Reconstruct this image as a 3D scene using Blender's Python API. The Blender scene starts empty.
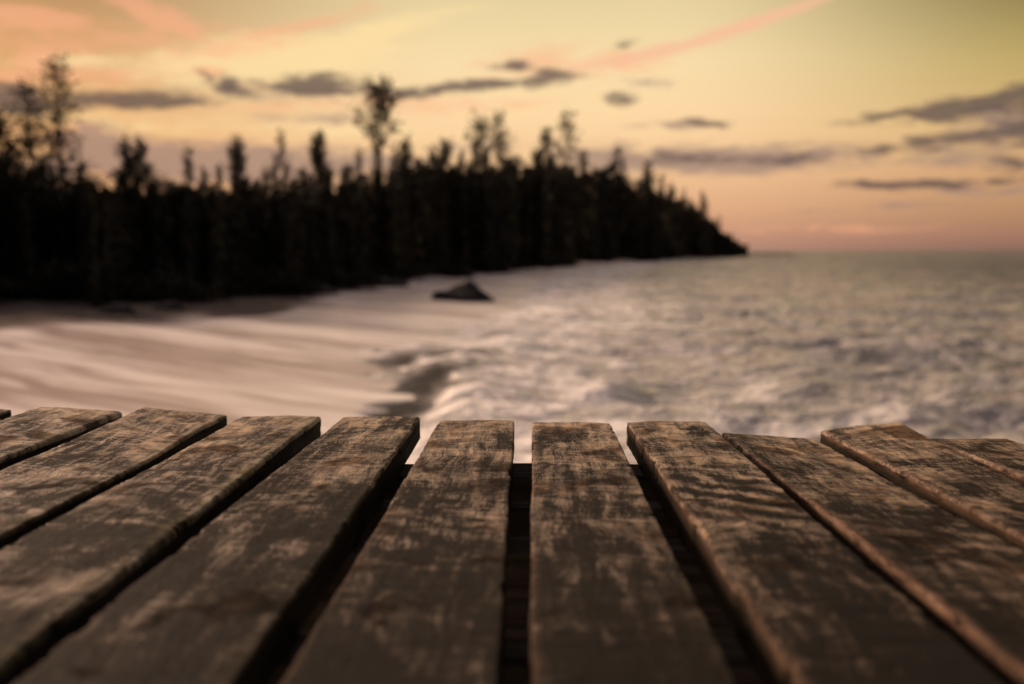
import bpy, math, random
import numpy as np
from mathutils import Vector, Matrix, Euler

random.seed(7)
rng = np.random.default_rng(7)
sc = bpy.context.scene
col = sc.collection
PI = math.pi

# ------------------------------------------------------------------ camera
H = 1.60                       # eye height above the water
F = 35.0 / 36.0 * 1024.0
PITCH = math.atan(91.5 / F)
YAW = math.radians(0.92)       # looking a touch to the left of the boards
cam_d = bpy.data.cameras.new('camera')
cam = bpy.data.objects.new('camera', cam_d)
col.objects.link(cam)
cam.location = (0, 0, H)
cam.rotation_euler = Euler((PI / 2 - PITCH, 0, YAW), 'XYZ')
cam_d.lens = 35
cam_d.sensor_width = 36
cam_d.clip_start = 0.01
cam_d.clip_end = 30000
cam_d.dof.use_dof = True
cam_d.dof.focus_distance = 1.34
cam_d.dof.aperture_fstop = 3.0
cam_d.dof.aperture_blades = 0
sc.camera = cam
RM = cam.rotation_euler.to_matrix()


def ray(px, py):
    return RM @ Vector(((px - 512) / F, -(py - 342) / F, -1.0))


def at_depth(px, py, d):
    """world point seen at a place of the photograph, d metres ahead"""
    r = ray(px, py)
    return Vector((0, 0, H)) + r * (d / r.y)


def azel(px, py):
    r = ray(px, py).normalized()
    return math.atan2(r.x, r.y) * 995.0, math.asin(r.z) * 995.0


# ------------------------------------------------------------------ helpers
def lin(c):
    return tuple(((v / 255) / 12.92 if v / 255 <= 0.04045 else ((v / 255 + 0.055) / 1.055) ** 2.4) for v in c[:3]) + (1.0,)


def tag(o, label=None, cat=None, group=None, kind=None):
    if label: o['label'] = label
    if cat: o['category'] = cat
    if group: o['group'] = group
    if kind: o['kind'] = kind
    return o


def empty(name, loc=(0, 0, 0), rz=0.0):
    o = bpy.data.objects.new(name, None)
    o.empty_display_size = 0.2
    col.objects.link(o)
    o.location = loc
    o.rotation_euler = (0, 0, rz)
    return o


def mesh_obj(name, verts, faces, mat, parent=None, smooth=True, attrs=None):
    me = bpy.data.meshes.new(name)
    me.from_pydata([tuple(v) for v in verts] if not isinstance(verts, np.ndarray) else verts.tolist(), [],
                   faces.tolist() if isinstance(faces, np.ndarray) else faces)
    me.materials.append(mat)
    if attrs:
        for k, (typ, data) in attrs.items():
            a = me.attributes.new(k, typ, 'POINT')
            a.data.foreach_set('vector' if typ == 'FLOAT_VECTOR' else 'value', np.asarray(data, dtype=np.float32).ravel())
    if smooth:
        me.polygons.foreach_set('use_smooth', np.ones(len(me.polygons), dtype=bool))
    me.update()
    o = bpy.data.objects.new(name, me)
    col.objects.link(o)
    if parent is not None:
        o.parent = parent
    return o


def _hash(ix, iy, seed):
    n = (ix.astype(np.int64) * 374761393 + iy.astype(np.int64) * 668265263 + seed * 974711) & 0x7fffffff
    n = ((n ^ (n >> 13)) * 1274126177) & 0x7fffffff
    n = (n ^ (n >> 16)) & 0xffff
    return n / 65535.0 * 2 - 1


def vnoise(x, y, seed=0):
    x = np.asarray(x, float); y = np.asarray(y, float)
    ix = np.floor(x); iy = np.floor(y)
    fx = x - ix; fy = y - iy
    fx = fx * fx * fx * (fx * (fx * 6 - 15) + 10); fy = fy * fy * fy * (fy * (fy * 6 - 15) + 10)
    a = _hash(ix, iy, seed); b = _hash(ix + 1, iy, seed)
    c = _hash(ix, iy + 1, seed); d = _hash(ix + 1, iy + 1, seed)
    return (a + (b - a) * fx) * (1 - fy) + (c + (d - c) * fx) * fy


def fbm(x, y, seed=0, octv=4, gain=0.5):
    s = 0; amp = 1.0; f = 1.0; tot = 0
    for k in range(octv):
        s = s + vnoise(x * f + 17.3 * k, y * f - 9.1 * k, seed + k) * amp
        tot += amp; amp *= gain; f *= 2.03
    return s / tot


def sstep(a, b, x):
    t = np.clip((x - a) / (b - a), 0, 1)
    return t * t * (3 - 2 * t)


class NT:
    """small wrapper for building node trees"""
    def __init__(s, tree):
        s.t = tree
        tree.nodes.clear()

    def n(s, typ, **kw):
        nd = s.t.nodes.new(typ)
        for k, v in kw.items():
            setattr(nd, k, v)
        return nd

    def inp(s, node, key, val):
        sock = node.inputs[key]
        if isinstance(val, bpy.types.NodeSocket):
            s.t.links.new(val, sock)
        else:
            sock.default_value = val

    def math(s, op, a, b=None, c=None, clamp=False):
        nd = s.n('ShaderNodeMath', operation=op); nd.use_clamp = clamp
        s.inp(nd, 0, a)
        if b is not None: s.inp(nd, 1, b)
        if c is not None: s.inp(nd, 2, c)
        return nd.outputs[0]

    def vm(s, op, a, b=None):
        nd = s.n('ShaderNodeVectorMath', operation=op)
        s.inp(nd, 0, a)
        if b is not None: s.inp(nd, 1, b)
        return nd.outputs['Value'] if op in ('LENGTH', 'DOT_PRODUCT') else nd.outputs[0]

    def mr(s, v, a, b, c=0.0, d=1.0, smooth=True):
        nd = s.n('ShaderNodeMapRange', interpolation_type='SMOOTHSTEP' if smooth else 'LINEAR')
        for k, x in zip(range(5), (v, a, b, c, d)):
            s.inp(nd, k, x)
        return nd.outputs[0]

    def mix(s, f, a, b, blend='MIX'):
        nd = s.n('ShaderNodeMix', data_type='RGBA', blend_type=blend)
        s.inp(nd, 'Factor', f)
        s.t.links.new(a, nd.inputs[6]) if isinstance(a, bpy.types.NodeSocket) else setattr(nd.inputs[6], 'default_value', a)
        s.t.links.new(b, nd.inputs[7]) if isinstance(b, bpy.types.NodeSocket) else setattr(nd.inputs[7], 'default_value', b)
        return nd.outputs[2]

    def noise(s, vec, scale, detail=4, rough=0.5, dist=0.0, out=0):
        nd = s.n('ShaderNodeTexNoise')
        s.inp(nd, 'Vector', vec); s.inp(nd, 'Scale', scale); s.inp(nd, 'Detail', detail)
        s.inp(nd, 'Roughness', rough); s.inp(nd, 'Distortion', dist)
        return nd.outputs[out]

    def ramp(s, f, stops, interp='LINEAR'):
        nd = s.n('ShaderNodeValToRGB')
        cr = nd.color_ramp
        cr.interpolation = interp
        while len(cr.elements) < len(stops):
            cr.elements.new(0.5)
        for e, (p, c) in zip(cr.elements, stops):
            e.position = p
            e.color = c
        s.inp(nd, 0, f)
        return nd.outputs[0]

    def comb(s, x, y, z=0.0):
        nd = s.n('ShaderNodeCombineXYZ')
        s.inp(nd, 0, x); s.inp(nd, 1, y); s.inp(nd, 2, z)
        return nd.outputs[0]

    def attr(s, name):
        return s.n('ShaderNodeAttribute', attribute_name=name)


def material(name):
    m = bpy.data.materials.new(name)
    m.use_nodes = True
    t = NT(m.node_tree)
    out = t.n('ShaderNodeOutputMaterial')
    b = t.n('ShaderNodeBsdfPrincipled')
    t.t.links.new(b.outputs[0], out.inputs[0])
    return m, t, b


# ------------------------------------------------------------------ world: dusk sky with clouds, laid out by compass direction
SUN_AZ, SUN_EL = math.radians(-60), math.radians(22)
w = bpy.data.worlds.new('World')
sc.world = w
w.use_nodes = True
W = NT(w.node_tree)
wout = W.n('ShaderNodeOutputWorld')
bg = W.n('ShaderNodeBackground')
W.t.links.new(bg.outputs[0], wout.inputs[0])
dirv = W.n('ShaderNodeTexCoord').outputs['Generated']
nrm = W.vm('NORMALIZE', dirv)
sep = W.n('ShaderNodeSeparateXYZ'); W.inp(sep, 0, nrm)
az = W.math('MULTIPLY', W.math('ARCTAN2', sep.outputs[0], sep.outputs[1]), 995.0)
el = W.math('MULTIPLY', W.math('ARCSINE', sep.outputs[2]), 995.0)
uv0 = W.comb(az, el)


def sky_ramp(stops):
    f = W.math('DIVIDE', W.math('ADD', el, 20.0), 1600.0, clamp=True)
    return W.ramp(f, [((v + 20) / 1600.0, lin(c)) for v, c in stops])


mid = sky_ramp([(-20, (140, 108, 98)), (0, (184, 138, 118)), (14, (200, 148, 122)), (40, (226, 172, 132)), (80, (242, 195, 146)),
                (130, (252, 214, 162)), (180, (248, 220, 168)), (250, (226, 205, 152)), (330, (236, 206, 170)),
                (480, (232, 198, 174)), (800, (196, 172, 166)), (1560, (112, 106, 120))])
rgt = sky_ramp([(-20, (120, 95, 85)), (0, (138, 104, 90)), (14, (164, 120, 98)), (36, (184, 139, 103)), (70, (208, 160, 114)),
                (110, (216, 177, 118)), (165, (190, 164, 98)), (205, (156, 138, 78)), (250, (104, 94, 50)), (330, (120, 108, 78)),
                (480, (128, 114, 104)), (800, (112, 104, 110)), (1560, (112, 106, 120))])
lft = sky_ramp([(-20, (150, 115, 100)), (0, (190, 140, 112)), (60, (222, 164, 116)), (110, (230, 174, 114)), (150, (214, 160, 102)),
                (200, (196, 144, 92)), (250, (156, 118, 72)), (330, (236, 200, 152)), (480, (238, 202, 172)), (800, (200, 174, 168)), (1560, (112, 106, 120))])
base = W.mix(W.mr(az, 120.0, 500.0), mid, rgt)
base = W.mix(W.mr(az, -60.0, -470.0), base, lft)
# the east behind the viewer is duller
aabs = W.math('ABSOLUTE', az)
base = W.mix(W.math('MULTIPLY', W.mr(aabs, 1350.0, 2400.0), W.mr(el, 1300.0, 500.0)), base, lin((92, 88, 98)))
# glow round the hidden sun
sdir = Vector((math.sin(SUN_AZ) * math.cos(SUN_EL), math.cos(SUN_AZ) * math.cos(SUN_EL), math.sin(SUN_EL)))
dots = W.vm('DOT_PRODUCT', nrm, tuple(sdir))
glow = W.math('POWER', W.math('MAXIMUM', dots, 0.0), 14.0)
base = W.mix(W.math('MULTIPLY', glow, 0.55), base, (1.5, 0.82, 0.36, 1), 'ADD')
# a share of the physical sky
nish = W.n('ShaderNodeTexSky', sky_type='NISHITA')
nish.sun_disc = False
nish.sun_elevation = SUN_EL
nish.sun_rotation = SUN_AZ
nish.dust_density = 4.0
nish_c = W.vm('MULTIPLY', nish.outputs[0], (0.004, 0.004, 0.004))
base = W.mix(1.0, base, nish_c, 'ADD')

# wisps: two noises in direction space
n_big = W.noise(W.vm('MULTIPLY', uv0, (0.0075, 0.024, 1.0)), 1.0, 5, 0.55, 0.4, out=1)
n_fine = W.noise(W.vm('MULTIPLY', uv0, (0.022, 0.06, 1.0)), 1.0, 5, 0.6, 0.2, out=1)
warp = W.vm('ADD', W.vm('MULTIPLY', W.vm('SUBTRACT', n_big, (0.5, 0.5, 0.5)), (90.0, 26.0, 0.0)),
            W.vm('MULTIPLY', W.vm('SUBTRACT', n_fine, (0.5, 0.5, 0.5)), (38.0, 13.0, 0.0)))
uvw = W.vm('ADD', uv0, warp)
uvs = W.vm('ADD', uv0, W.vm('MULTIPLY', warp, (0.7, 0.55, 0.0)))


nf1 = W.noise(W.vm('MULTIPLY', uv0, (0.030, 0.115, 1.0)), 1.0, 6, 0.62, 0.6)
nf2 = W.noise(W.vm('ADD', W.vm('MULTIPLY', uv0, (0.026, 0.100, 1.0)), (7.3, 2.1, 0.0)), 1.0, 6, 0.62, 0.6)


def cloud_mask(lst, src, noise, amp=0.9, lo=0.12, hi=0.62):
    """ellipses (column, row, half width, half height, tilt, strength) whose rim is broken up by noise"""
    acc = None
    for (px, py, rx, ry, tilt, op) in lst:
        a0, e0 = azel(px, py)
        c = math.cos(a0 / 995.0) ** 1.5
        v = W.vm('SUBTRACT', src, (a0, e0, 0))
        if tilt:
            r = W.n('ShaderNodeVectorRotate', rotation_type='Z_AXIS')
            W.inp(r, 'Vector', v); W.inp(r, 'Angle', -math.radians(tilt))
            v = r.outputs[0]
        v = W.vm('MULTIPLY', v, (1.0 / (rx * c * 1.45), 1.0 / (ry * 1.45), 0))
        m = W.math('MULTIPLY', W.math('SUBTRACT', 1.0, W.vm('LENGTH', v), clamp=True), op)
        acc = m if acc is None else W.math('MAXIMUM', acc, m)
    d = W.math('ADD', W.math('MULTIPLY', acc, 0.80), W.math('MULTIPLY', W.math('SUBTRACT', noise, 0.52), amp))
    return W.math('MULTIPLY', W.mr(d, lo, hi), W.mr(acc, 0.0, 0.35))


# cream and pink sheets
cream = cloud_mask([(265, 60, 130, 22, 7, 2.1), (350, 40, 105, 12, 15, 1.7), (90, 60, 90, 9, 6, 1.0), (215, 92, 200, 20, 0, 0.6), (120, 122, 170, 13, 0, 0.7),
                    (520, 105, 150, 30, 0, 0.5), (330, 128, 170, 10, -2, 0.8), (640, 130, 120, 8, 0, 0.5)], uvs, nf1, 1.3, 0.05, 0.95)
base = W.mix(W.math('MULTIPLY', cream, 0.85), base, lin((255, 224, 166)))
pink = cloud_mask([(36, 20, 50, 11, -3, 2.0), (30, 57, 24, 12, 0, 1.9), (160, 18, 44, 11, -16, 1.7), (110, 40, 150, 14, 5, 0.75), (230, 50, 90, 10, 12, 0.8),
                   (16, 78, 34, 9, 0, 1.3), (90, 74, 90, 13, 3, 0.8), (290, 28, 110, 7, 15, 0.9), (545, 64, 70, 18, 3, 0.9), (620, 62, 80, 13, 8, 0.85),
                   (210, 72, 16, 8, 0, 1.4), (384, 98, 22, 8, 0, 1.3), (180, 150, 120, 8, 0, 0.6), (60, 132, 90, 9, 0, 0.7), (440, 104, 120, 10, 0, 0.7),
                   (700, 230, 160, 7, 0, 0.5), (860, 228, 120, 5, 0, 0.5), (300, 104, 80, 6, 2, 0.7)], uvs, nf2, 1.5, 0.0, 0.85)
base = W.mix(W.math('MULTIPLY', pink, 0.62), base, lin((252, 178, 136)))
trail = cloud_mask([(735, 29, 105, 7, 15.5, 1.2), (650, 53, 100, 7, 11, 0.9), (800, 7, 60, 5, 17, 1.0)], W.vm('ADD', uv0, W.vm('MULTIPLY', warp, (0.12, 0.12, 0.0))), nf2, 0.22, 0.05, 0.75)
base = W.mix(W.math('MULTIPLY', trail, 0.8), base, lin((249, 190, 154)))
# mauve and slate clouds
soft = cloud_mask([(104, 150, 50, 22, 0, 2.0), (60, 168, 60, 14, 0, 1.6), (215, 164, 150, 20, 0, 2.0), (345, 164, 90, 14, 0, 1.5), (310, 116, 60, 6, 0, 0.9),
                   (725, 159, 135, 15, 0, 1.7), (600, 160, 60, 18, 0, 1.3), (680, 122, 54, 6, 1, 0.95), (640, 83, 34, 6, -4, 0.9), (960, 158, 90, 12, 0, 0.9), (1000, 192, 90, 6, 0, 0.8),
                   (470, 150, 60, 10, 0, 0.7), (270, 92, 120, 10, 0, 0.7), (1010, 120, 60, 22, 0, 1.2), (880, 208, 120, 6, 0, 0.5)], uvs, nf2, 1.7, 0.05, 0.85)
base = W.mix(W.math('MULTIPLY', soft, 0.78), base, lin((160, 132, 120)))
dark = cloud_mask([(135, 100, 76, 8, 3, 1.6), (318, 85, 40, 11, 0, 1.6), (266, 84, 24, 6, 0, 0.9), (232, 86, 26, 9, -10, 1.1), (205, 78, 12, 6, -20, 1.0), (8, 100, 40, 14, -4, 1.7), (60, 106, 40, 7, 0, 1.0),
                   (410, 93, 40, 6, 5, 1.2), (470, 87, 70, 6, 4, 1.25), (545, 80, 34, 9, 5, 1.2), (512, 67, 22, 5, 0, 1.0), (620, 100, 16, 7, 0, 1.1), (622, 44, 16, 5, 10, 0.8), (708, 122, 26, 5, -3, 1.0),
                   (690, 158, 80, 7, 0, 0.85), (790, 157, 52, 7, 0, 0.8), (965, 106, 76, 11, 7, 1.5), (1000, 98, 50, 10, 8, 1.4), (905, 114, 60, 6, 4, 1.1), (1060, 100, 60, 20, 8, 1.6),
                   (985, 136, 95, 8, 5, 1.2), (890, 148, 44, 5, 6, 0.8), (1035, 130, 60, 14, 0, 1.2), (905, 186, 70, 5, 0, 1.3), (1010, 165, 30, 7, 0, 1.0), (1012, 181, 30, 4, 0, 0.9)], uvs, nf1, 1.8, 0.02, 0.75)
base = W.mix(W.math('MULTIPLY', dark, 0.86), base, lin((100, 84, 80)))
W.inp(bg, 'Color', base)
bg.inputs['Strength'].default_value = 1.0

# ------------------------------------------------------------------ sun
sd = bpy.data.lights.new('sun', 'SUN')
sd.energy = 5.0
sd.angle = math.radians(9)
sd.color = (1.0, 0.68, 0.48)
so = bpy.data.objects.new('sun', sd)
col.objects.link(so)
so.rotation_euler = (-sdir).to_track_quat('-Z', 'Y').to_euler()

# ------------------------------------------------------------------ materials
def wood_material():
    m, t, b = material('weathered_wood')
    g = t.attr('grain').outputs['Vector']              # metres along / across the board, shifted per board
    edge = t.attr('edge').outputs['Fac']               # worn arris, signed by side
    moss = t.attr('moss').outputs['Fac']
    fig = t.attr('figure').outputs['Fac']              # strong grain figure on some boards
    side = t.attr('side').outputs['Fac']               # sides and undersides, their shade painted in as a darker colour
    light_fall = t.attr('light_fall').outputs['Fac']           # light falloff painted into the wood: far ends pale, near parts dark
    wv3 = t.noise(g, 9.0, 3, 0.5, 0, out=1)
    gw = t.vm('ADD', g, t.vm('MULTIPLY', t.vm('SUBTRACT', wv3, (0.5, 0.5, 0.5)), (0.02, 0.05, 0.02)))
    n_al = t.noise(t.vm('MULTIPLY', gw, (85.0, 8.0, 85.0)), 1.0, 6, 0.65, 0.5)      # grain along the board
    n_fi = t.noise(t.vm('MULTIPLY', gw, (600.0, 40.0, 600.0)), 1.0, 3, 0.6, 0.2)    # fibres
    n_pl = t.noise(t.vm('MULTIPLY', g, (11.0, 8.0, 11.0)), 1.0, 3, 0.5, 0.6)
    n_pt = t.noise(t.vm('MULTIPLY', gw, (15.0, 14.0, 15.0)), 1.0, 8, 0.6, 0.7)
    n_p2 = t.noise(t.vm('MULTIPLY', gw, (60.0, 105.0, 60.0)), 1.0, 7, 0.72, 0.5)
    n_sp = t.noise(g, 460.0, 4, 0.7)
    saw = t.noise(t.vm('MULTIPLY', gw, (20.0, 150.0, 20.0)), 1.0, 7, 0.68, 0.6)
    wv = t.n('ShaderNodeTexWave', wave_type='BANDS', bands_direction='DIAGONAL', wave_profile='SIN')
    t.inp(wv, 'Vector', t.vm('MULTIPLY', gw, (9.0, 13.0, 0.0)))
    t.inp(wv, 'Scale', 1.0); t.inp(wv, 'Distortion', 8.0); t.inp(wv, 'Detail', 3.5); t.inp(wv, 'Detail Scale', 0.8); t.inp(wv, 'Detail Roughness', 0.65)
    wvf = wv.outputs['Fac']

    def dev(x, k):
        return t.math('MULTIPLY', t.math('SUBTRACT', x, 0.5), k)
    n_md = t.noise(t.vm('ADD', t.vm('MULTIPLY', gw, (18.0, 21.0, 18.0)), (5.0, 3.0, 1.0)), 1.0, 5, 0.6, 0.5)
    tone = t.math('ADD', 0.0, dev(n_al, 1.9))
    for x, k in ((n_md, 0.9), (n_p2, 0.8), (saw, 1.15), (n_fi, 1.0), (n_sp, 1.1), (n_pl, 1.7)):
        tone = t.math('ADD', tone, dev(x, k))
    tone = t.math('ADD', 0.5, t.math('MULTIPLY', tone, t.math('ADD', 0.72, t.math('MULTIPLY', light_fall, 0.35))))
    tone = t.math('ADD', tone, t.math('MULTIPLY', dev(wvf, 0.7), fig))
    tone = t.math('ADD', tone, t.math('MULTIPLY', t.math('SUBTRACT', light_fall, 0.60), 0.60))
    c = t.ramp(tone, [(0.18, (0.008, 0.0065, 0.0055, 1)), (0.36, (0.034, 0.0220, 0.0150, 1)), (0.54, (0.092, 0.058, 0.036, 1)),
                      (0.74, (0.185, 0.120, 0.071, 1)), (1.0, (0.50, 0.345, 0.21, 1))])
    pt = t.math('ADD', t.math('MULTIPLY', n_pt, 0.65), t.math('MULTIPLY', n_pl, 0.35))
    grime = t.mr(t.math('SUBTRACT', pt, t.math('MULTIPLY', light_fall, 0.03)), 0.43, 0.60)
    stain = t.mix(1.0, t.mix(1.0, c, (0.20, 0.19, 0.185, 1), 'MULTIPLY'), (0.0065, 0.0050, 0.0042, 1), 'ADD')
    c = t.mix(t.math('MULTIPLY', grime, 0.92), c, stain)
    # splits along the grain
    crk = t.noise(t.vm('MULTIPLY', gw, (110.0, 5.0, 110.0)), 1.0, 3, 0.5, 0.6)
    crack = t.math('MULTIPLY', t.mr(t.math('ABSOLUTE', t.math('SUBTRACT', crk, 0.5)), 0.016, 0.004), t.mr(n_pl, 0.58, 0.46))
    c = t.mix(t.math('MULTIPLY', crack, 0.85), c, (0.007, 0.0055, 0.0045, 1))
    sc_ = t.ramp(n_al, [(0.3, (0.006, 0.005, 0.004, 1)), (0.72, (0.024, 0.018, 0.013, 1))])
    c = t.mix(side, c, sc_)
    n_ed = t.noise(t.vm('MULTIPLY', gw, (150.0, 24.0, 150.0)), 1.0, 6, 0.7, 0.4)
    wear = t.math('MULTIPLY', edge, t.mr(n_ed, 0.32, 0.60))
    c = t.mix(wear, c, (0.205, 0.128, 0.084, 1))
    mo = t.math('MULTIPLY', moss, t.mr(n_p2, 0.40, 0.60))
    c = t.mix(mo, c, (0.15, 0.125, 0.058, 1))
    t.inp(b, 'Base Color', c)
    dull = t.math('MAXIMUM', t.math('MULTIPLY', t.mr(tone, 0.72, 0.30), 0.9), t.math('MAXIMUM', grime, side))
    t.inp(b, 'Roughness', t.mr(dull, 0.0, 1.0, 0.34, 0.70, smooth=False))
    t.inp(b, 'Specular IOR Level', t.mr(dull, 0.0, 1.0, 0.62, 0.03, smooth=False))
    h = t.math('ADD', t.math('MULTIPLY', n_al, 0.45), t.math('MULTIPLY', n_fi, 0.25))
    h = t.math('ADD', h, t.math('MULTIPLY', n_p2, 1.0))
    h = t.math('ADD', h, t.math('MULTIPLY', saw, 0.7))
    h = t.math('ADD', h, t.math('MULTIPLY', n_sp, 0.30))
    h = t.math('SUBTRACT', h, t.math('MULTIPLY', crack, 0.7))
    h = t.math('SUBTRACT', h, t.math('MULTIPLY', grime, 0.10))
    bp = t.n('ShaderNodeBump')
    t.inp(bp, 'Height', h); t.inp(bp, 'Distance', 0.0042); t.inp(bp, 'Strength', t.mr(side, 0.0, 1.0, 0.95, 0.5))
    t.inp(b, 'Normal', bp.outputs[0])
    return m


def joist_material():
    m, t, b = material('dark_wet_timber')
    oc = t.n('ShaderNodeTexCoord').outputs['Object']
    n = t.noise(t.vm('MULTIPLY', oc, (6.0, 60.0, 60.0)), 1.0, 5, 0.6)
    t.inp(b, 'Base Color', t.ramp(n, [(0.3, (0.014, 0.0115, 0.0095, 1)), (0.75, (0.075, 0.062, 0.050, 1))]))
    b.inputs['Roughness'].default_value = 0.9
    b.inputs['Specular IOR Level'].default_value = 0.06
    bp = t.n('ShaderNodeBump'); t.inp(bp, 'Height', n); t.inp(bp, 'Distance', 0.003)
    t.inp(b, 'Normal', bp.outputs[0])
    return m


def sand_material():
    m, t, b = material('beach_sand')
    geo = t.n('ShaderNodeNewGeometry').outputs['Position']
    wet = t.attr('wet').outputs['Fac']
    # the wash runs down the beach towards the sea
    r = t.n('ShaderNodeVectorRotate', rotation_type='Z_AXIS')
    t.inp(r, 'Vector', geo); t.inp(r, 'Angle', math.radians(33))
    wv = t.noise(geo, 0.35, 2, 0.5, 0, out=1)
    rp = t.vm('ADD', r.outputs[0], t.vm('MULTIPLY', t.vm('SUBTRACT', wv, (0.5, 0.5, 0.5)), (1.6, 0.9, 0)))
    st = t.noise(t.vm('MULTIPLY', rp, (0.11, 0.75, 0.0)), 1.0, 4, 0.55, 0.3)
    st2 = t.noise(t.vm('MULTIPLY', rp, (0.34, 3.0, 0.0)), 1.0, 4, 0.6, 0.3)
    fo = t.math('ADD', t.math('MULTIPLY', st, 0.55), t.math('MULTIPLY', st2, 0.45))
    foam = t.math('MULTIPLY', t.mr(fo, 0.41, 0.60), wet)
    gr = t.noise(geo, 14.0, 6, 0.65)
    gr2 = t.noise(geo, 1.6, 5, 0.65, 0.5)
    dry = t.ramp(t.math('ADD', t.math('MULTIPLY', gr, 0.4), t.math('MULTIPLY', gr2, 0.6)), [(0.38, (0.035, 0.029, 0.025, 1)), (0.60, (0.17, 0.138, 0.118, 1))])
    wetc = t.ramp(gr, [(0.3, (0.36, 0.28, 0.265, 1)), (0.7, (0.44, 0.345, 0.325, 1))])
    c = t.mix(wet, dry, wetc)
    c = t.mix(foam, c, (0.95, 0.885, 0.86, 1))
    t.inp(b, 'Base Color', c)
    t.inp(b, 'Roughness', t.mr(wet, 0.0, 1.0, 0.9, 0.30, smooth=False))
    t.inp(b, 'Specular IOR Level', t.mr(wet, 0.0, 1.0, 0.1, 0.5, smooth=False))
    bp = t.n('ShaderNodeBump')
    t.inp(bp, 'Height', t.math('ADD', t.math('MULTIPLY', gr, t.mr(wet, 0.0, 1.0, 1.0, 0.12)), t.math('MULTIPLY', st2, 0.25)))
    t.inp(bp, 'Distance', 0.05); t.inp(bp, 'Strength', 0.5)
    t.inp(b, 'Normal', bp.outputs[0])
    return m


def sea_material():
    m, t, b = material('sea_water')
    geo = t.n('ShaderNodeNewGeometry').outputs['Position']
    shore = t.attr('shore').outputs['Fac']            # 1 in the shallows, 0 offshore
    crest = t.attr('crest').outputs['Fac']
    calm = t.attr('calm').outputs['Fac']              # slick backwash without foam
    n1 = t.noise(t.vm('MULTIPLY', geo, (0.9, 1.3, 0.0)), 1.0, 5, 0.6, 0.5)
    n2 = t.noise(t.vm('MULTIPLY', geo, (2.6, 4.8, 0.0)), 1.0, 5, 0.62, 0.5)
    n3 = t.noise(t.vm('MULTIPLY', geo, (0.13, 0.20, 0.0)), 1.0, 5, 0.65, 0.4)
    deep = t.mix(shore, (0.085, 0.096, 0.112, 1), (0.60, 0.575, 0.55, 1))
    deep = t.mix(calm, deep, (0.035, 0.030, 0.032, 1))
    f = t.math('ADD', t.math('MULTIPLY', n1, 0.6), t.math('MULTIPLY', n2, 0.4))
    foam = t.math('MULTIPLY', t.mr(t.math('ADD', f, t.math('MULTIPLY', shore, 0.16)), 0.56, 0.70), t.mr(shore, 0.2, 0.9))
    foam = t.math('MULTIPLY', foam, t.math('SUBTRACT', 1.0, calm))
    foam = t.math('MAXIMUM', foam, t.math('MULTIPLY', crest, t.mr(n2, 0.36, 0.58)))
    t.inp(b, 'Base Color', t.mix(foam, deep, (0.90, 0.88, 0.86, 1)))
    off = t.n('ShaderNodeSeparateXYZ'); t.inp(off, 0, geo)
    far = t.mr(off.outputs[1], 14.0, 90.0)             # open water, choppier offshore
    t.inp(b, 'Roughness', t.math('MAXIMUM', t.mr(foam, 0.0, 1.0, 0.07, 0.6), t.math('MULTIPLY', far, 0.20)))
    b.inputs['IOR'].default_value = 1.33
    b.inputs['Specular IOR Level'].default_value = 0.5
    bp = t.n('ShaderNodeBump')
    h = t.math('ADD', t.math('MULTIPLY', n1, 0.36), t.math('MULTIPLY', n2, 0.26))
    h = t.math('MULTIPLY', h, t.math('SUBTRACT', 1.0, t.math('MULTIPLY', calm, 0.35)))
    h = t.math('ADD', h, t.math('MULTIPLY', n3, 2.0))
    t.inp(bp, 'Height', h); t.inp(bp, 'Distance', 1.0); t.inp(bp, 'Strength', 0.8)
    # facets of the chop offshore, too small for the mesh
    fc1 = t.noise(t.vm('MULTIPLY', geo, (0.75, 0.065, 0.0)), 1.0, 5, 0.7, 0.4, out=1)
    fc2 = t.noise(t.vm('MULTIPLY', geo, (1.5, 0.42, 0.0)), 1.0, 5, 0.65, 0.4, out=1)
    fc = t.vm('ADD', t.vm('MULTIPLY', t.vm('SUBTRACT', fc1, (0.5, 0.60, 0.5)), (0.35, 1.0, 0.0)), t.vm('MULTIPLY', t.vm('SUBTRACT', fc2, (0.5, 0.55, 0.5)), (0.35, 0.6, 0.0)))
    sc3 = t.n('ShaderNodeVectorMath', operation='SCALE'); t.inp(sc3, 0, fc); t.inp(sc3, 'Scale', t.math('ADD', t.math('MULTIPLY', far, 0.85), 0.15))
    t.inp(b, 'Normal', t.vm('NORMALIZE', t.vm('ADD', bp.outputs[0], sc3.outputs[0])))
    return m


def leaf_material(name, c0, c1):
    m, t, b = material(name)
    oi = t.n('ShaderNodeObjectInfo').outputs['Random']
    geo = t.n('ShaderNodeNewGeometry').outputs['Position']
    n = t.noise(geo, 0.8, 3, 0.6)
    f = t.math('ADD', t.math('MULTIPLY', oi, 0.4), t.math('MULTIPLY', n, 0.6))
    t.inp(b, 'Base Color', t.ramp(f, [(0.2, c0), (0.8, c1)]))
    b.inputs['Roughness'].default_value = 0.85
    b.inputs['Specular IOR Level'].default_value = 0.1
    return m


def plain_noise_material(name, c0, c1, scale, rough=0.85, bump=0.02):
    m, t, b = material(name)
    oc = t.n('ShaderNodeTexCoord').outputs['Object']
    n = t.noise(oc, scale, 6, 0.65, 0.3)
    t.inp(b, 'Base Color', t.ramp(n, [(0.3, c0), (0.7, c1)]))
    b.inputs['Roughness'].default_value = rough
    bp = t.n('ShaderNodeBump'); t.inp(bp, 'Height', n); t.inp(bp, 'Distance', bump)
    t.inp(b, 'Normal', bp.outputs[0])
    return m


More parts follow.
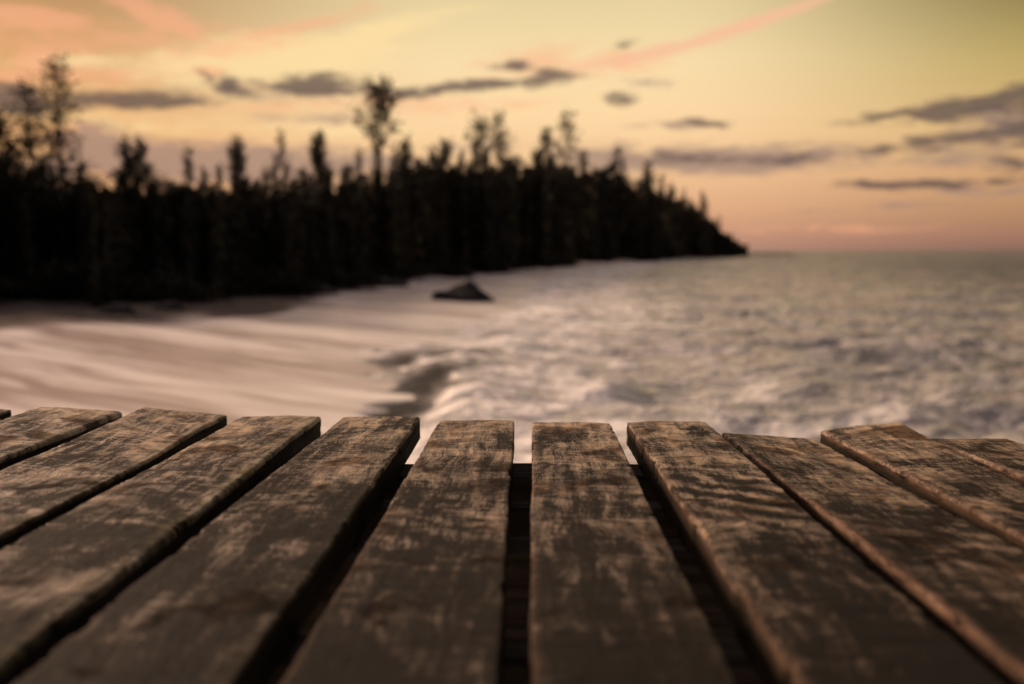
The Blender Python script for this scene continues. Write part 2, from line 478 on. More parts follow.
M_WOOD = wood_material()
M_JOIST = joist_material()
M_SAND = sand_material()
M_SEA = sea_material()
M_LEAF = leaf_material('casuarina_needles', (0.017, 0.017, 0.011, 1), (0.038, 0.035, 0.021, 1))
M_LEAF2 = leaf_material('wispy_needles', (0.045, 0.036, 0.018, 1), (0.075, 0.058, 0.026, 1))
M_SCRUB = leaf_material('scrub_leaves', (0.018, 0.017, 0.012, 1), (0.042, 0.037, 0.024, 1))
M_BARK = plain_noise_material('bark', (0.02, 0.016, 0.012, 1), (0.055, 0.043, 0.033, 1), 9.0, 0.9, 0.02)
M_ROCK = plain_noise_material('dark_rock', (0.006, 0.0055, 0.005, 1), (0.024, 0.020, 0.018, 1), 5.0, 0.7, 0.05)

# ------------------------------------------------------------------ the deck
DECK_A, DECK_B = -0.252, -0.0073        # height of the board tops below the eye, falling slightly seawards
T = 0.036                                # board thickness


def plane_z(y):
    return H + DECK_A + DECK_B * y


deck = tag(empty('wooden_deck', (0, 0.3, 0)), 'weathered dark wooden deck of rough parallel boards with open gaps above the surf', 'deck')
# far end of every board: left and right corner in the photograph, metres ahead, and how the board is worn
#   (xl, yl, xr, yr, end, wear on the left arris, moss on the right arris, figure, label)
BOARDS = [
    (-62, 404, 12, 409, 1.57, 0.1, 0.3, 0.4, None),
    (40, 407, 122, 411, 1.56, 0.1, 0.9, 0.5, 'split board with a pale mossy right edge'),
    (146, 406, 226, 414.5, 1.56, 0.2, 0.45, 0.35, 'board lifted at its left corner with a deep bare right side'),
    (243, 416, 320, 416, 1.55, 0.1, 1.0, 0.4, 'board with a broad mossy chamfer on its right edge'),
    (343, 417, 420, 417, 1.545, 0.1, 0.35, 0.3, None),
    (440, 420, 514, 420, 1.535, 0.4, 0.25, 0.45, None),
    (533, 422, 610, 422, 1.53, 0.3, 0.1, 0.35, None),
    (627, 422, 705, 421, 1.525, 0.55, 0.0, 1.3, 'board with dark curving grain and a chipped left edge'),
    (722, 431.5, 812, 438, 1.50, 1.0, 0.0, 0.5, 'board with a straight pale reddish left edge'),
    (821, 431, 898, 420, 1.50, 0.65, 0.0, 0.5, 'warped board with its far right corner lifted'),
    (928, 437.5, 1006, 437.5, 1.46, 0.9, 0.0, 0.4, 'low board with a wide pale left edge'),
    (1028, 441, 1108, 441, 1.45, 0.6, 0.0, 0.4, None),
]
Y0 = -1.1


# where the edges run to, 0.59 m ahead (left, right), in metres across; None = straight on
NEAR = {2: (None, -0.476), 3: (-0.462, -0.325), 4: (-0.306, -0.175), 5: (-0.147, -0.0172), 6: (0.0018, 0.125), 7: (0.163, 0.282), 8: (0.305, None)}


def make_board(i, xl, yl, xr, yr, yend, wear, moss, fig, label):
    L = at_depth(xl, yl, yend); R = at_depth(xr, yr, yend)
    zl, zr = L.z - plane_z(yend), R.z - plane_z(yend)
    nl, nr = NEAR.get(i, (None, None))
    nl = L.x + (0.012 if L.x > 0 else -0.012) if nl is None else nl
    nr = R.x + (0.012 if R.x > 0 else -0.012) if nr is None else nr
    ys = np.concatenate([np.linspace(Y0, 0.40, 60), np.linspace(0.40, yend, 420)[1:]])
    # closed profile, s runs 0..1 across; rows: top (left to right), right side, bottom, left side
    nt, ns, nb = 44, 12, 10
    e = np.linspace(0, 1, nt)
    tx = 0.5 - 0.5 * np.cos(PI * e) * (0.72 + 0.28 * np.abs(np.cos(PI * e)))        # denser at the arrises
    prof_s = np.concatenate([tx, np.ones(ns), np.linspace(1, 0, nb), np.zeros(ns)])
    sd_ = (np.arange(1, ns + 1)) / (ns + 1)
    prof_d = np.concatenate([np.zeros(nt), sd_, np.ones(nb), 1 - sd_])            # 0 top .. 1 bottom
    nprof = len(prof_s)
    S, Y = np.meshgrid(prof_s, ys); D, _ = np.meshgrid(prof_d, ys)
    q = np.clip((Y - 0.45) / (yend - 0.45), 0, 1) ** {2: 2.0, 9: 3.0}.get(i, 1.25)   # warp grows to the free end
    ph = i * 13.7
    wl = fbm(Y * 5.0 + ph, Y * 0 + 1.5, 11 + i, 4, 0.55) * 0.0024 + fbm(Y * 60 + ph, D * 2.0 + 3, 31 + i, 3) * 0.0006
    wr = fbm(Y * 5.0 + ph, Y * 0 + 7.5, 51 + i, 4, 0.55) * 0.0024 + fbm(Y * 60 + ph, D * 2.0 + 9, 71 + i, 3) * 0.0006
    if i == 2:      # the waney right side of the third board
        wr = wr + 0.007 * np.exp(-((Y - 1.18) / 0.16) ** 2) - 0.003 * np.exp(-((Y - 1.42) / 0.08) ** 2)
    if i == 7:      # chips out of the left arris
        wl = wl + 0.004 * sstep(0.2, 0.6, fbm(Y * 30, Y * 0, 5, 2)) * (D < 0.5)
    run = np.clip((yend - Y) / (yend - 0.59), -0.05, 1.25)
    xL = L.x + (nl - L.x) * run + wl; xR = R.x + (nr - R.x) * run + wr
    X = xL + (xR - xL) * S
    dz = (zl * (1 - S) + zr * S) * q
    if i == 9:      # the warped board dips before its corner lifts
        dz = dz - 0.011 * S * (1 - q)
    # chips knocked out of both arrises
    chip = sstep(0.25, 0.42, fbm(Y * 34 + ph, Y * 0 + 2.2, 61 + i, 5, 0.65)) * 0.0026
    chipr = sstep(0.25, 0.42, fbm(Y * 34 + ph, Y * 0 + 6.2, 67 + i, 5, 0.65)) * 0.0026
    xL = xL + chip * np.clip(1 - D / 0.35, 0, 1); xR = xR - chipr * np.clip(1 - D / 0.35, 0, 1)
    X = xL + (xR - xL) * S
    cup = -0.0022 * (1 - (2 * S - 1) ** 2) * vnoise(np.array([ph]), np.array([2.0]), 3)[0]
    top = plane_z(Y) + dz + cup + fbm(Y * 3 + ph, S * 0.6, 91 + i, 3) * 0.0022
    # rough top: shallow hollows, fibres, saw marks
    xm = S * (xR - xL)
    rough = fbm(xm * 28 + ph, Y * 22, 111 + i, 4, 0.55) * 0.0010 + fbm(xm * 120 + ph, Y * 9, 131 + i, 3) * 0.0004 + fbm(xm * 14, Y * 90 + ph, 151 + i, 3) * 0.0006
    # rounded arrises
    rad_l = 0.0018 + 0.0030 * np.clip(wear, 0, 1) * (0.7 + 0.5 * fbm(Y * 6 + ph, Y * 0 + 4, 171, 2))
    rad_r = 0.0018 + 0.0040 * np.clip(moss, 0, 1) * (0.7 + 0.5 * fbm(Y * 6 + ph, Y * 0 + 8, 172, 2))
    dl = xm; dr = (xR - xL) - xm
    drop = np.where(dl < rad_l, rad_l - np.sqrt(np.clip(rad_l ** 2 - (rad_l - dl) ** 2, 0, None)), 0) + \
        np.where(dr < rad_r, rad_r - np.sqrt(np.clip(rad_r ** 2 - (rad_r - dr) ** 2, 0, None)), 0)
    rl = np.where(S < 0.5, rad_l, rad_r)
    tdn = T * (1 + 0.05 * vnoise(np.array([ph + 3]), np.array([1.0]), 9)[0])
    Z = np.where(D == 0, top + rough - drop, top - rl - (tdn - rl) * D)
    # side faces: weathered relief
    side = (D > 0) & (D < 1)
    X = X + np.where(side, np.where(S < 0.5, -1, 1) * fbm(Y * 5 + ph, D * 5, 191 + i, 4) * 0.0012, 0)
    # uneven sawn end
    endf = np.clip((Y - (yend - 0.05)) / 0.05, 0, 1)
    Yw = Y + endf * (fbm(xm * 45 + ph, D * 1.5, 211 + i, 3) * 0.0028 + (S - 0.5) * 0.006 * vnoise(np.array([ph]), np.array([8.0]), 5)[0])
    Z = Z - (endf ** 8) * (D == 0) * 0.0012
    n = len(ys)
    V = np.stack([X, Yw, Z], -1).reshape(-1, 3)
    a = np.arange(n - 1)[:, None] * nprof; b = np.arange(nprof)[None, :]; b2 = (b + 1) % nprof
    Fq = np.stack([a + b, a + b2, a + nprof + b2, a + nprof + b], -1).reshape(-1, 4)[:, ::-1].tolist()
    # end caps: bridge the top row with the bottom row
    for r in (0, n - 1):
        o = r * nprof
        loop = [o + k for k in range(nprof)]
        Fq.append(loop if r else loop[::-1])
    gx = np.where(side, np.where(S < 0.5, -D * T, (xR - xL) + D * T), xm)
    grain = np.stack([gx + i * 1.37, Y + i * 2.91, i * 0.53 + D * T * (D < 1) * 0.4], -1).reshape(-1, 3)
    we = wear * (np.exp(-(dl / 0.006) ** 2) * (D == 0) + (S < 0.5) * side * np.clip(1.15 - D / 0.24, 0, 1))
    we = we * (0.75 + 0.5 * fbm(Y * 12 + ph, S, 7, 3))
    mo = moss * np.exp(-(dr / 0.013) ** 2) * (D == 0) * np.clip(0.65 + 1.2 * fbm(Y * 7 + ph, S, 9, 3), 0, 1)
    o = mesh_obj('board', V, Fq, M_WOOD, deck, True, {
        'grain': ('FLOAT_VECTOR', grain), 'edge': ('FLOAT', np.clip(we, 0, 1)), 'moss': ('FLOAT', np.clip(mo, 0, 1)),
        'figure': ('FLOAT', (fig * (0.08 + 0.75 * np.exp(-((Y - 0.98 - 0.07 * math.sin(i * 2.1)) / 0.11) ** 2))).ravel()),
        'side': ('FLOAT', np.where(D > 0, 1.0, 0.0).ravel()), 'light_fall': ('FLOAT', np.clip((Y - 0.55) / 0.95, 0, 1).ravel())})
    o.matrix_parent_inverse = Matrix.Translation((0, -0.3, 0))
    if label:
        o['label'] = label
    return o


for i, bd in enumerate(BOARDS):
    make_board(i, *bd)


def beam(name, x0, x1, y0, y1, z0, z1, mat, parent, seed, axis=0):
    """a rough-sawn timber: subdivided box with chamfers and uneven faces"""
    n = 90
    c = 0.004
    prof = [(y0 + c, z1), (y1 - c, z1), (y1, z1 - c), (y1, z0 + c), (y1 - c, z0), (y0 + c, z0), (y0, z0 + c), (y0, z1 - c)]
    V, Fc = [], []
    xs = np.linspace(x0, x1, n)
    for k, x in enumerate(xs):
        for j, (py, pz) in enumerate(prof):
            dy = 0.003 * float(vnoise(np.array([x * 6 + j]), np.array([seed * 1.0]), 3)[0])
            dz = 0.002 * float(vnoise(np.array([x * 9 + j]), np.array([seed + 4.0]), 4)[0])
            V.append((x, py + dy, pz + dz) if axis == 0 else (py + dy, pz + dz, x))
    p = len(prof)
    for k in range(n - 1):
        for j in range(p):
            Fc.append((k * p + j, k * p + (j + 1) % p, (k + 1) * p + (j + 1) % p, (k + 1) * p + j))
    Fc.append(tuple(range(p))[::-1]); Fc.append(tuple((n - 1) * p + j for j in range(p)))
    o = mesh_obj(name, V, Fc, mat, parent, False)
    o.matrix_parent_inverse = Matrix.Translation((0, -0.3, 0))
    return o


XA, XB = -0.95, 0.92
for k, (ya, yb, dep) in enumerate([(1.31, 1.395, 0.15), (1.155, 1.20, 0.15), (0.985, 1.035, 0.15), (0.70, 0.75, 0.16), (0.40, 0.45, 0.17), (0.05, 0.10, 0.15), (-0.45, -0.40, 0.15), (-0.95, -0.90, 0.15)]):
    zt = plane_z(yb) - T - 0.0035
    if k in (1, 2): zt -= 0.004
    beam('joist', XA, XB, ya, yb, zt - dep, zt, M_JOIST, deck, k)
for (x, y) in ((-0.80, 1.255), (0.78, 1.255), (-0.80, -0.70), (0.78, -0.70)):
    beam('post', -0.9, plane_z(y) - T - 0.012, x - 0.05, x + 0.05, y - 0.05, y + 0.05, M_JOIST, deck, 20 + x, axis=2)

# ------------------------------------------------------------------ shoreline and beach
SH_Y = np.array([-60, 0, 9, 12, 15, 18, 24, 30, 55, 75, 110, 200, 330, 420, 800])
SH_X = np.array([-2.0, -1.5, -1.4, -1.9, -2.4, -1.3, -0.7, -0.5, 0.8, 2.6, 9.0, 30.0, 74.0, 70.0, -60.0])
FR_PX = np.array([-260, -100, 0, 100, 200, 300, 400, 500, 560, 650, 705, 738])   # front of the trees, as columns of the photograph
FR_PY = np.array([306, 302, 300, 299, 292, 285, 275, 268, 262.5, 258, 256, 255])
Z_IN = 0.34
FR_D = (H - Z_IN) * F / (FR_PY - 250.5)


def front_d(px):
    return np.interp(px, FR_PX, FR_D)


def px_x(px, d):
    return (px - 528.0) * d / 995.0


FRX = px_x(FR_PX, FR_D)


def shore_x(y):
    return np.interp(y, SH_Y, SH_X)


def ground_z(x, y):
    s = shore_x(y) - x
    wig = fbm(x * 0.25, y * 0.18, 301, 3) * 0.6
    s2 = s + wig
    z = np.where(s2 < 0, 0.055 * s2, 0.040 * s2)
    z = np.clip(z, -2.5, Z_IN)
    wid = np.where(y < 90, 9.0, 3.0 + 0.06 * y)
    up = sstep(0.0, 1.0, (s - wid) / 14.0) * 1.3
    bumps = fbm(x * 0.7, y * 0.5, 307, 4) * 0.10 * sstep(5.0, 9.0, s)
    return z + up + bumps


def sheet(name, ys, ts, zf, mat, attrs_f, xoff=0.0):
    """sheet whose rows are spaced ever wider with distance"""
    Yg, Tg = np.meshgrid(ys, ts, indexing='ij')
    Xg = Tg * (np.abs(Yg) + 14.0)
    Zg = zf(Xg, Yg)
    n, m = Yg.shape
    V = np.stack([Xg, Yg, Zg], -1).reshape(-1, 3)
    a = np.arange(n - 1)[:, None] * m; b = np.arange(m - 1)[None, :]
    Fq = np.stack([a + b, a + b + 1, a + m + b + 1, a + m + b], -1).reshape(-1, 4)
    return mesh_obj(name, V, Fq, mat, None, True, attrs_f(Xg.ravel(), Yg.ravel(), Zg.ravel()))


yrows = np.concatenate([-np.geomspace(60, 1.0, 20), [0.0], np.geomspace(1.0, 900, 330)])


def beach_attr(x, y, z):
    s = shore_x(y) - x
    lim = np.interp(y, [0, 9, 13, 16.3, 19.2, 25, 36, 69, 100, 400], [9.0, 8.0, 7.1, 6.2, 5.4, 4.9, 5.0, 6.6, 4.0, 2.0])
    edge = fbm(x * 0.5, y * 0.35, 331, 4) * 1.6
    wet = sstep(0.8, -0.5, (s + edge - lim) / 1.0)
    return {'wet': ('FLOAT', wet)}


beach = sheet('beach', yrows, np.concatenate([np.linspace(-3.5, -1.0, 30), np.linspace(-0.98, 0.35, 300)]), ground_z, M_SAND, beach_attr)
tag(beach, kind='structure')


def sea_z(x, y):
    s = x - shore_x(y)                                   # metres offshore
    damp = sstep(-0.5, 5.0, s)
    fade = 1.0 / (1.0 + (y / 400.0) ** 2)
    fade2 = 1.0 / (1.0 + (y / 70.0) ** 2)
    wx = x + fbm(x * 0.2, y * 0.2, 403, 2) * 2.0
    swell = (1 - np.abs(fbm(wx * 0.16 + 3, y * 0.34, 405, 3))) ** 2 - 0.62
    chop = fbm(wx * 1.25, y * 2.3, 411, 4, 0.6)
    z = damp * (0.24 * swell * fade + 0.11 * chop * fade2) + (1 - damp) * 0.035 * chop
    # small shore break, strongest a dozen metres ahead
    c1 = s - 1.05 - 0.35 * np.sin(y * 0.55) - 0.5 * fbm(y * 0.3, y * 0, 421, 2)
    amp = 0.17 * np.exp(-((y - 12.0) / 4.6) ** 2) + 0.10 * np.exp(-((y - 24.0) / 6.0) ** 2)
    z = z + amp * np.exp(-np.where(c1 < 0, (c1 / 0.32) ** 2, (c1 / 0.75) ** 2))
    c2 = x - 0.62 - 0.35 * (y - 11.6) - 0.5 * fbm(y * 0.5, y * 0, 425, 2)
    z = z + 0.20 * np.exp(-((y - 11.6) / 0.9) ** 2) * np.exp(-(c2 / np.where(c2 < 0, 0.22, 0.5)) ** 2)
    # a longer wave further out
    c3 = y - 14.6 - 0.12 * (x - 5.5) - 0.3 * fbm(x * 0.4, x * 0, 431, 2)
    z = z + 0.15 * np.exp(-((x - 5.6) / 1.9) ** 2) * np.exp(-(c3 / 0.30) ** 2)
    return z


def sea_attr(x, y, z):
    s = x - shore_x(y)
    shore = (0.50 * sstep(30.0, 2.5, s - 0.07 * y) + 0.50 * sstep(6.0, 0.0, s - 0.02 * y)) * sstep(300, 50, y)
    crest = sstep(0.15, 0.24, z) * sstep(9, 5, s) * 0.6
    hw = np.interp(y, [9, 12, 14.5, 17], [0.48, 0.60, 0.95, 0.7])
    tx = x - np.interp(y, [9, 12, 15, 17], [-1.15, -1.3, -1.6, -1.2]) + 0.45 * fbm(x * 1.1, y * 0.8, 441, 3)
    calm = np.exp(-np.abs(tx / hw) ** 3) * sstep(7.5, 8.5, y) * sstep(17.5, 15.0, y) * sstep(-0.42, 0.05, fbm(x * 1.6, y * 1.1, 447, 3))
    return {'shore': ('FLOAT', shore), 'crest': ('FLOAT', crest), 'calm': ('FLOAT', calm)}


srows = np.concatenate([-np.geomspace(60, 1.0, 14), [0.0], np.geomspace(1.0, 9000, 860)])
sea = sheet('sea', srows, np.concatenate([np.linspace(-0.6, 0.85, 420), np.linspace(0.88, 4.0, 50)]), sea_z, M_SEA, sea_attr)
tag(sea, kind='structure')

# ------------------------------------------------------------------ trees
PROF_X = np.array([-300, -100, 0, 100, 200, 300, 360, 400, 450, 550, 600, 640, 670, 700, 722, 738])
PROF_Y = np.array([158, 160, 168, 186, 186, 182, 178, 170, 166, 166, 172, 182, 194, 213, 232, 247])


def tube(V, Fc, pts, rads, sides=6):
    base = len(V)
    for k, (p, r) in enumerate(zip(pts, rads)):
        for j in range(sides):
            a = 2 * PI * j / sides
            V.append((p[0] + r * math.cos(a), p[1] + r * math.sin(a), p[2]))
    for k in range(len(pts) - 1):
        for j in range(sides):
            Fc.append((base + k * sides + j, base + k * sides + (j + 1) % sides, base + (k + 1) * sides + (j + 1) % sides, base + (k + 1) * sides + j))
    Fc.append(tuple(base + (len(pts) - 1) * sides + j for j in range(sides)))


def spray(V, Fc, p, d, ln, wd, rnd):
    """one tuft of needles: a narrow bent blade"""
    d = Vector(d).normalized()
    side = d.cross(Vector((rnd.uniform(-1, 1), rnd.uniform(-1, 1), rnd.uniform(-1, 1))))
    if side.length < 1e-3: side = Vector((1, 0, 0))
    side = side.normalized() * wd * 0.5
    p = Vector(p)
    mid_ = p + d * ln * 0.55 + Vector((0, 0, -0.05 * ln))
    tip = p + d * ln + Vector((0, 0, -0.22 * ln))
    b = len(V)
    V += [tuple(p - side * 0.4), tuple(p + side * 0.4), tuple(mid_ + side), tuple(mid_ - side), tuple(tip)]
    Fc += [(b, b + 1, b + 2, b + 3), (b + 3, b + 2, b + 4)]


def make_tree(name, seed, h, crown_from, width, nbr, tufts, tuft_len, up=0.9, top_heavy=0.0, lean=0.03, mat=None, trunk_r=None, gap=0.0, leader=1.0, cone=0.75):
    """tapered trunk with limbs and a crown of needle tufts along the limbs; root Empty at the foot"""
    rnd = random.Random(seed)
    root = empty(name)
    tv, tf, cv, cf = [], [], [], []
    n = 12
    lx, ly = rnd.uniform(-lean, lean), rnd.uniform(-lean, lean)
    wob = [(rnd.uniform(-1, 1) * 0.012 * h, rnd.uniform(-1, 1) * 0.012 * h) for _ in range(n + 1)]
    pts = [((lx * z * z * h + wob[k][0] * (z > 0)), (ly * z * z * h + wob[k][1] * (z > 0)), z * h) for k in range(n + 1) for z in [k / n]]
    r0 = trunk_r or 0.014 * h
    tube(tv, tf, pts, [max(r0 * (1 - 0.93 * k / n), 0.006) for k in range(n + 1)], 8)

    def on_trunk(z):
        t = z * n; k = min(int(t), n - 1); f = t - k
        return Vector(pts[k]) * (1 - f) + Vector(pts[k + 1]) * f
    for bnum in range(nbr):
        z = crown_from + (1 - crown_from) * ((bnum + rnd.random()) / nbr) ** (1.0 - 0.35 * top_heavy)
        if gap and rnd.random() < gap: continue
        rel = (z - crown_from) / (1 - crown_from)
        prof = (1 - rel) ** cone * (0.45 + 0.55 * min(1, rel * 5)) if not top_heavy else math.sin(PI * min(max(rel, 0.06), 0.94)) ** 0.6
        ln = width * h * prof * rnd.uniform(0.55, 1.15) + 0.03 * h
        a = rnd.uniform(0, 2 * PI)
        p0 = on_trunk(min(z, 0.985))
        rise = up * rnd.uniform(0.6, 1.3)
        d0 = Vector((math.cos(a), math.sin(a), rise)).normalized()
        bp, cur, d = [tuple(p0)], p0.copy(), d0.copy()
        segs = 4
        for s_ in range(segs):
            d = (d + Vector((rnd.uniform(-.18, .18), rnd.uniform(-.18, .18), 0.10 - 0.12 * s_ * (1 - rel)))).normalized()
            cur = cur + d * ln / segs
            bp.append(tuple(cur))
        rb = r0 * (1 - 0.85 * z) * 0.38
        tube(tv, tf, bp, [max(rb * (1 - 0.85 * k / segs), 0.003 * h / 8) for k in range(segs + 1)], 5)
        nt_ = max(4, int(tufts * (0.35 + prof)))
        for q_ in range(nt_):
            f = rnd.random() ** 0.7
            k = min(int(f * segs), segs - 1); g = f * segs - k
            p = Vector(bp[k]) * (1 - g) + Vector(bp[k + 1]) * g
            jit = 0.022 * h
            p = p + Vector((rnd.gauss(0, jit), rnd.gauss(0, jit), rnd.gauss(0, jit)))
            dd = d * 0.7 + Vector((rnd.uniform(-1, 1), rnd.uniform(-1, 1), rnd.uniform(-0.5, 0.9)))
            tl = tuft_len * h * rnd.uniform(0.6, 1.3)
            spray(cv, cf, p, dd, tl, tl * 0.20, rnd)
    for q_ in range(int(tufts * 1.2 * leader)):          # the leader
        z = 1 - 0.16 * rnd.random() ** 1.5
        p = on_trunk(min(z, 0.999)) + Vector((rnd.gauss(0, 0.006 * h), rnd.gauss(0, 0.006 * h), 0))
        tl = tuft_len * h * rnd.uniform(0.5, 0.9)
        spray(cv, cf, p, (rnd.uniform(-.5, .5), rnd.uniform(-.5, .5), 1), tl, tl * 0.16, rnd)
    mesh_obj('trunk', tv, tf, M_BARK, root, True)
    mesh_obj('crown', cv, cf, mat or M_LEAF, root, False)
    root['base_h'] = h
    return root


def copy_tree(r):
    c = r.copy(); col.objects.link(c)
    for ch in r.children:
        k = ch.copy(); col.objects.link(k); k.parent = c
    return c


def place(root, px, ytop, d, rz, wide=1.0):
    x = px_x(px, d)
    zg = float(ground_z(np.array([x]), np.array([d]))[0])
    want = H + (250.5 - ytop) * math.hypot(d, 0) / 995.0 - zg
    k = want / root['base_h']
    root.location = (x, d, zg - 0.05)
    root.rotation_euler = (0, 0, rz)
    root.scale = (k * wide, k * wide, k)


# ---- trees the photograph tells apart
own = [
    # name, label, px, top y, depth factor beyond the front, tree shape
    ('casuarina_tree', 'tallest spiky tree at the left end of the treeline, with open tiers of branches', 64, 64, 1.02, dict(crown_from=0.2, width=0.34, nbr=70, tufts=56, tuft_len=0.036, up=0.18, gap=0.10, leader=0.2, cone=1.7)),
    ('casuarina_tree', 'slim spiky tree just left of the tallest one, with a short pointed top', 34, 88, 1.04, dict(crown_from=0.2, width=0.28, nbr=52, tufts=56, tuft_len=0.04, up=0.35, gap=0.10, leader=0.3, cone=1.2)),
    ('casuarina_tree', 'leafy tree cut by the left edge of the view', 4, 116, 1.0, dict(crown_from=0.15, width=0.26, nbr=46, tufts=64, tuft_len=0.055, up=0.6, gap=0.05)),
    ('casuarina_tree', 'lone tree with a bare stem and a feathery tuft standing high above the middle treeline', 383, 98, 1.15, dict(crown_from=0.62, width=0.19, nbr=30, tufts=24, tuft_len=0.05, up=1.5, top_heavy=1, mat=M_LEAF2, gap=0.05)),
    ('casuarina_tree', 'wispy tree, left one of the close pair above the headland', 480, 125, 1.12, dict(crown_from=0.45, width=0.10, nbr=22, tufts=18, tuft_len=0.05, up=1.7, top_heavy=1, mat=M_LEAF2)),
    ('casuarina_tree', 'wispy tree, right one of the close pair above the headland', 499, 123, 1.14, dict(crown_from=0.45, width=0.09, nbr=20, tufts=18, tuft_len=0.05, up=1.7, top_heavy=1, mat=M_LEAF2)),
    ('casuarina_tree', 'dense pointed tree just left of a wispy one on the headland', 543, 134, 1.08, dict(crown_from=0.2, width=0.15, nbr=30, tufts=42, tuft_len=0.055, up=1.2)),
    ('casuarina_tree', 'thin wispy tree leaning from the dense pointed tree on the headland', 566, 122, 1.10, dict(crown_from=0.5, width=0.11, nbr=18, tufts=14, tuft_len=0.05, up=1.6, top_heavy=1, mat=M_LEAF2, lean=0.08)),
    ('casuarina_tree', 'small pointed tree standing alone where the headland treeline starts to fall', 617, 151, 1.06, dict(crown_from=0.3, width=0.10, nbr=24, tufts=30, tuft_len=0.05, up=1.3)),
    ('casuarina_tree', 'low pointed tree halfway down the falling headland treeline', 650, 166, 1.03, dict(crown_from=0.25, width=0.11, nbr=24, tufts=30, tuft_len=0.05, up=1.3)),
    ('casuarina_tree', 'round-topped tree directly right of the spiky trees at the left end', 126, 149, 1.03, dict(crown_from=0.3, width=0.14, nbr=30, tufts=36, leader=0.4, tuft_len=0.06, up=1.1, top_heavy=0.6)),
    ('casuarina_tree', 'blunt dense tree beside the round-topped one near the left end', 147, 148, 1.05, dict(crown_from=0.3, width=0.12, nbr=30, tufts=36, leader=0.4, tuft_len=0.06, up=1.2, top_heavy=0.6)),
    ('casuarina_tree', 'narrow pointed tree between the blunt dense tree and the broad bushy one', 189, 152, 1.05, dict(crown_from=0.25, width=0.10, nbr=26, tufts=36, tuft_len=0.055, up=1.4)),
    ('casuarina_tree', 'broad bushy tree with a ragged flat top left of the twin-tipped tree', 243, 148, 1.06, dict(crown_from=0.25, width=0.15, nbr=34, tufts=44, tuft_len=0.055, up=1.2, top_heavy=0.5)),
    ('casuarina_tree', 'thin-tipped tree rising left of the rounded bushy crown in the middle', 287, 137, 1.08, dict(crown_from=0.2, width=0.13, nbr=28, tufts=30, tuft_len=0.05, up=1.3)),
    ('casuarina_tree', 'rounded bushy crown left of the lone feathery tree', 323, 141, 1.06, dict(crown_from=0.3, width=0.13, nbr=34, tufts=46, tuft_len=0.055, up=1.0, top_heavy=1)),
    ('casuarina_tree', 'dense dark crown directly right of the lone feathery tree', 407, 147, 1.05, dict(crown_from=0.25, width=0.13, nbr=30, tufts=46, tuft_len=0.055, up=1.1, top_heavy=0.6)),
    ('casuarina_tree', 'dense blunt crown between the lone feathery tree and the wispy pair', 444, 147, 1.06, dict(crown_from=0.25, width=0.14, nbr=32, tufts=46, tuft_len=0.055, up=1.1, top_heavy=0.6)),
    ('casuarina_tree', 'last low tree at the seaward tip of the headland', 724, 234, 1.0, dict(crown_from=0.1, width=0.28, nbr=30, tufts=40, tuft_len=0.09, up=0.7)),
]
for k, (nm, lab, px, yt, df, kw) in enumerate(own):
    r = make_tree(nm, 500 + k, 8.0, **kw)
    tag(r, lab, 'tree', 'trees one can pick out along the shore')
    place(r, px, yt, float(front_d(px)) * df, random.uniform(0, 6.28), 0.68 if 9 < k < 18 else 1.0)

# ---- the rest of the treeline: copies of a few kinds
protos = []
for k in range(7):
    protos.append(make_tree('shore_tree', 900 + k, 8.0, crown_from=0.06 + 0.03 * k, width=0.17 + 0.02 * (k % 4), nbr=40, tufts=44, tuft_len=0.05, up=0.9 + 0.2 * (k % 3), top_heavy=0.0, leader=0.35, cone=0.9))
GROUP_LABEL = [
    ('dark shore tree packed into the low treeline behind the left beach', 'trees of the left treeline'),
    ('dark shore tree packed into the middle treeline behind the rock in the surf', 'trees of the middle treeline'),
    ('dark shore tree on the headland sloping down to the sea', 'trees of the headland'),
]
used = set()
cnt = 0
rr = random.Random(77)
spots = []
for px in np.linspace(-150, 730, 150):
    spots.append((px + rr.uniform(-5, 5), rr.random()))
for (px, f) in spots:
    d = float(front_d(px)) * (1.02 + 0.22 * f)
    yt = float(np.interp(px, PROF_X, PROF_Y)) + rr.gauss(0, 4) - (tall := 44 * max(0, rr.random() - 0.55))
    k = rr.randrange(7)
    if k not in used:
        used.add(k); r = protos[k]
    else:
        r = copy_tree(protos[k])
    z_ = 0 if px < 270 else (1 if px < 520 else 2)
    tag(r, GROUP_LABEL[z_][0], 'tree', GROUP_LABEL[z_][1])
    place(r, px, min(yt, 247), d, rr.uniform(0, 6.28), rr.uniform(0.9, 1.35) / (1 + 0.05 * tall))

# ---- thicket under and between the trees: nobody could count it
N = 95000
g5 = np.random.default_rng(5)
px = g5.uniform(-230, 742, N)
px = np.where(g5.random(N) < 0.25, g5.uniform(420, 745, N), px)
f = g5.random(N) ** 1.6
d = front_d(px) * (0.985 + fbm(px * 0.045, px * 0 + 0.3, 611, 4) * 0.26 - 0.03 + 0.20 * f)
x = px_x(px, d)
zg = ground_z(x, d)
topy = np.interp(px, PROF_X, PROF_Y) + 8 + 16 * fbm(px * 0.14, d * 0.1, 621, 3)
zmax = np.maximum(H + (250.5 - topy) * d / 995.0 - zg, 0.3) * (0.16 + 0.84 * sstep(0.0, 0.40, f))
P = np.stack([x, d, zg + zmax * g5.random(N) ** 0.72], -1)
sz = np.minimum(0.10 + 0.0032 * d, 1.0) * g5.uniform(0.6, 1.3, N)
A = g5.normal(size=(N, 3)) * (0.7, 0.7, 1.3); A /= np.linalg.norm(A, axis=1)[:, None]
B = np.cross(A, g5.normal(size=(N, 3))); B /= np.linalg.norm(B, axis=1)[:, None]
A *= sz[:, None]; B *= sz[:, None] * 0.42
tv = np.stack([P - A, P + B, P + A, P - B], 1).reshape(-1, 3)
tf = np.arange(N * 4).reshape(-1, 4)
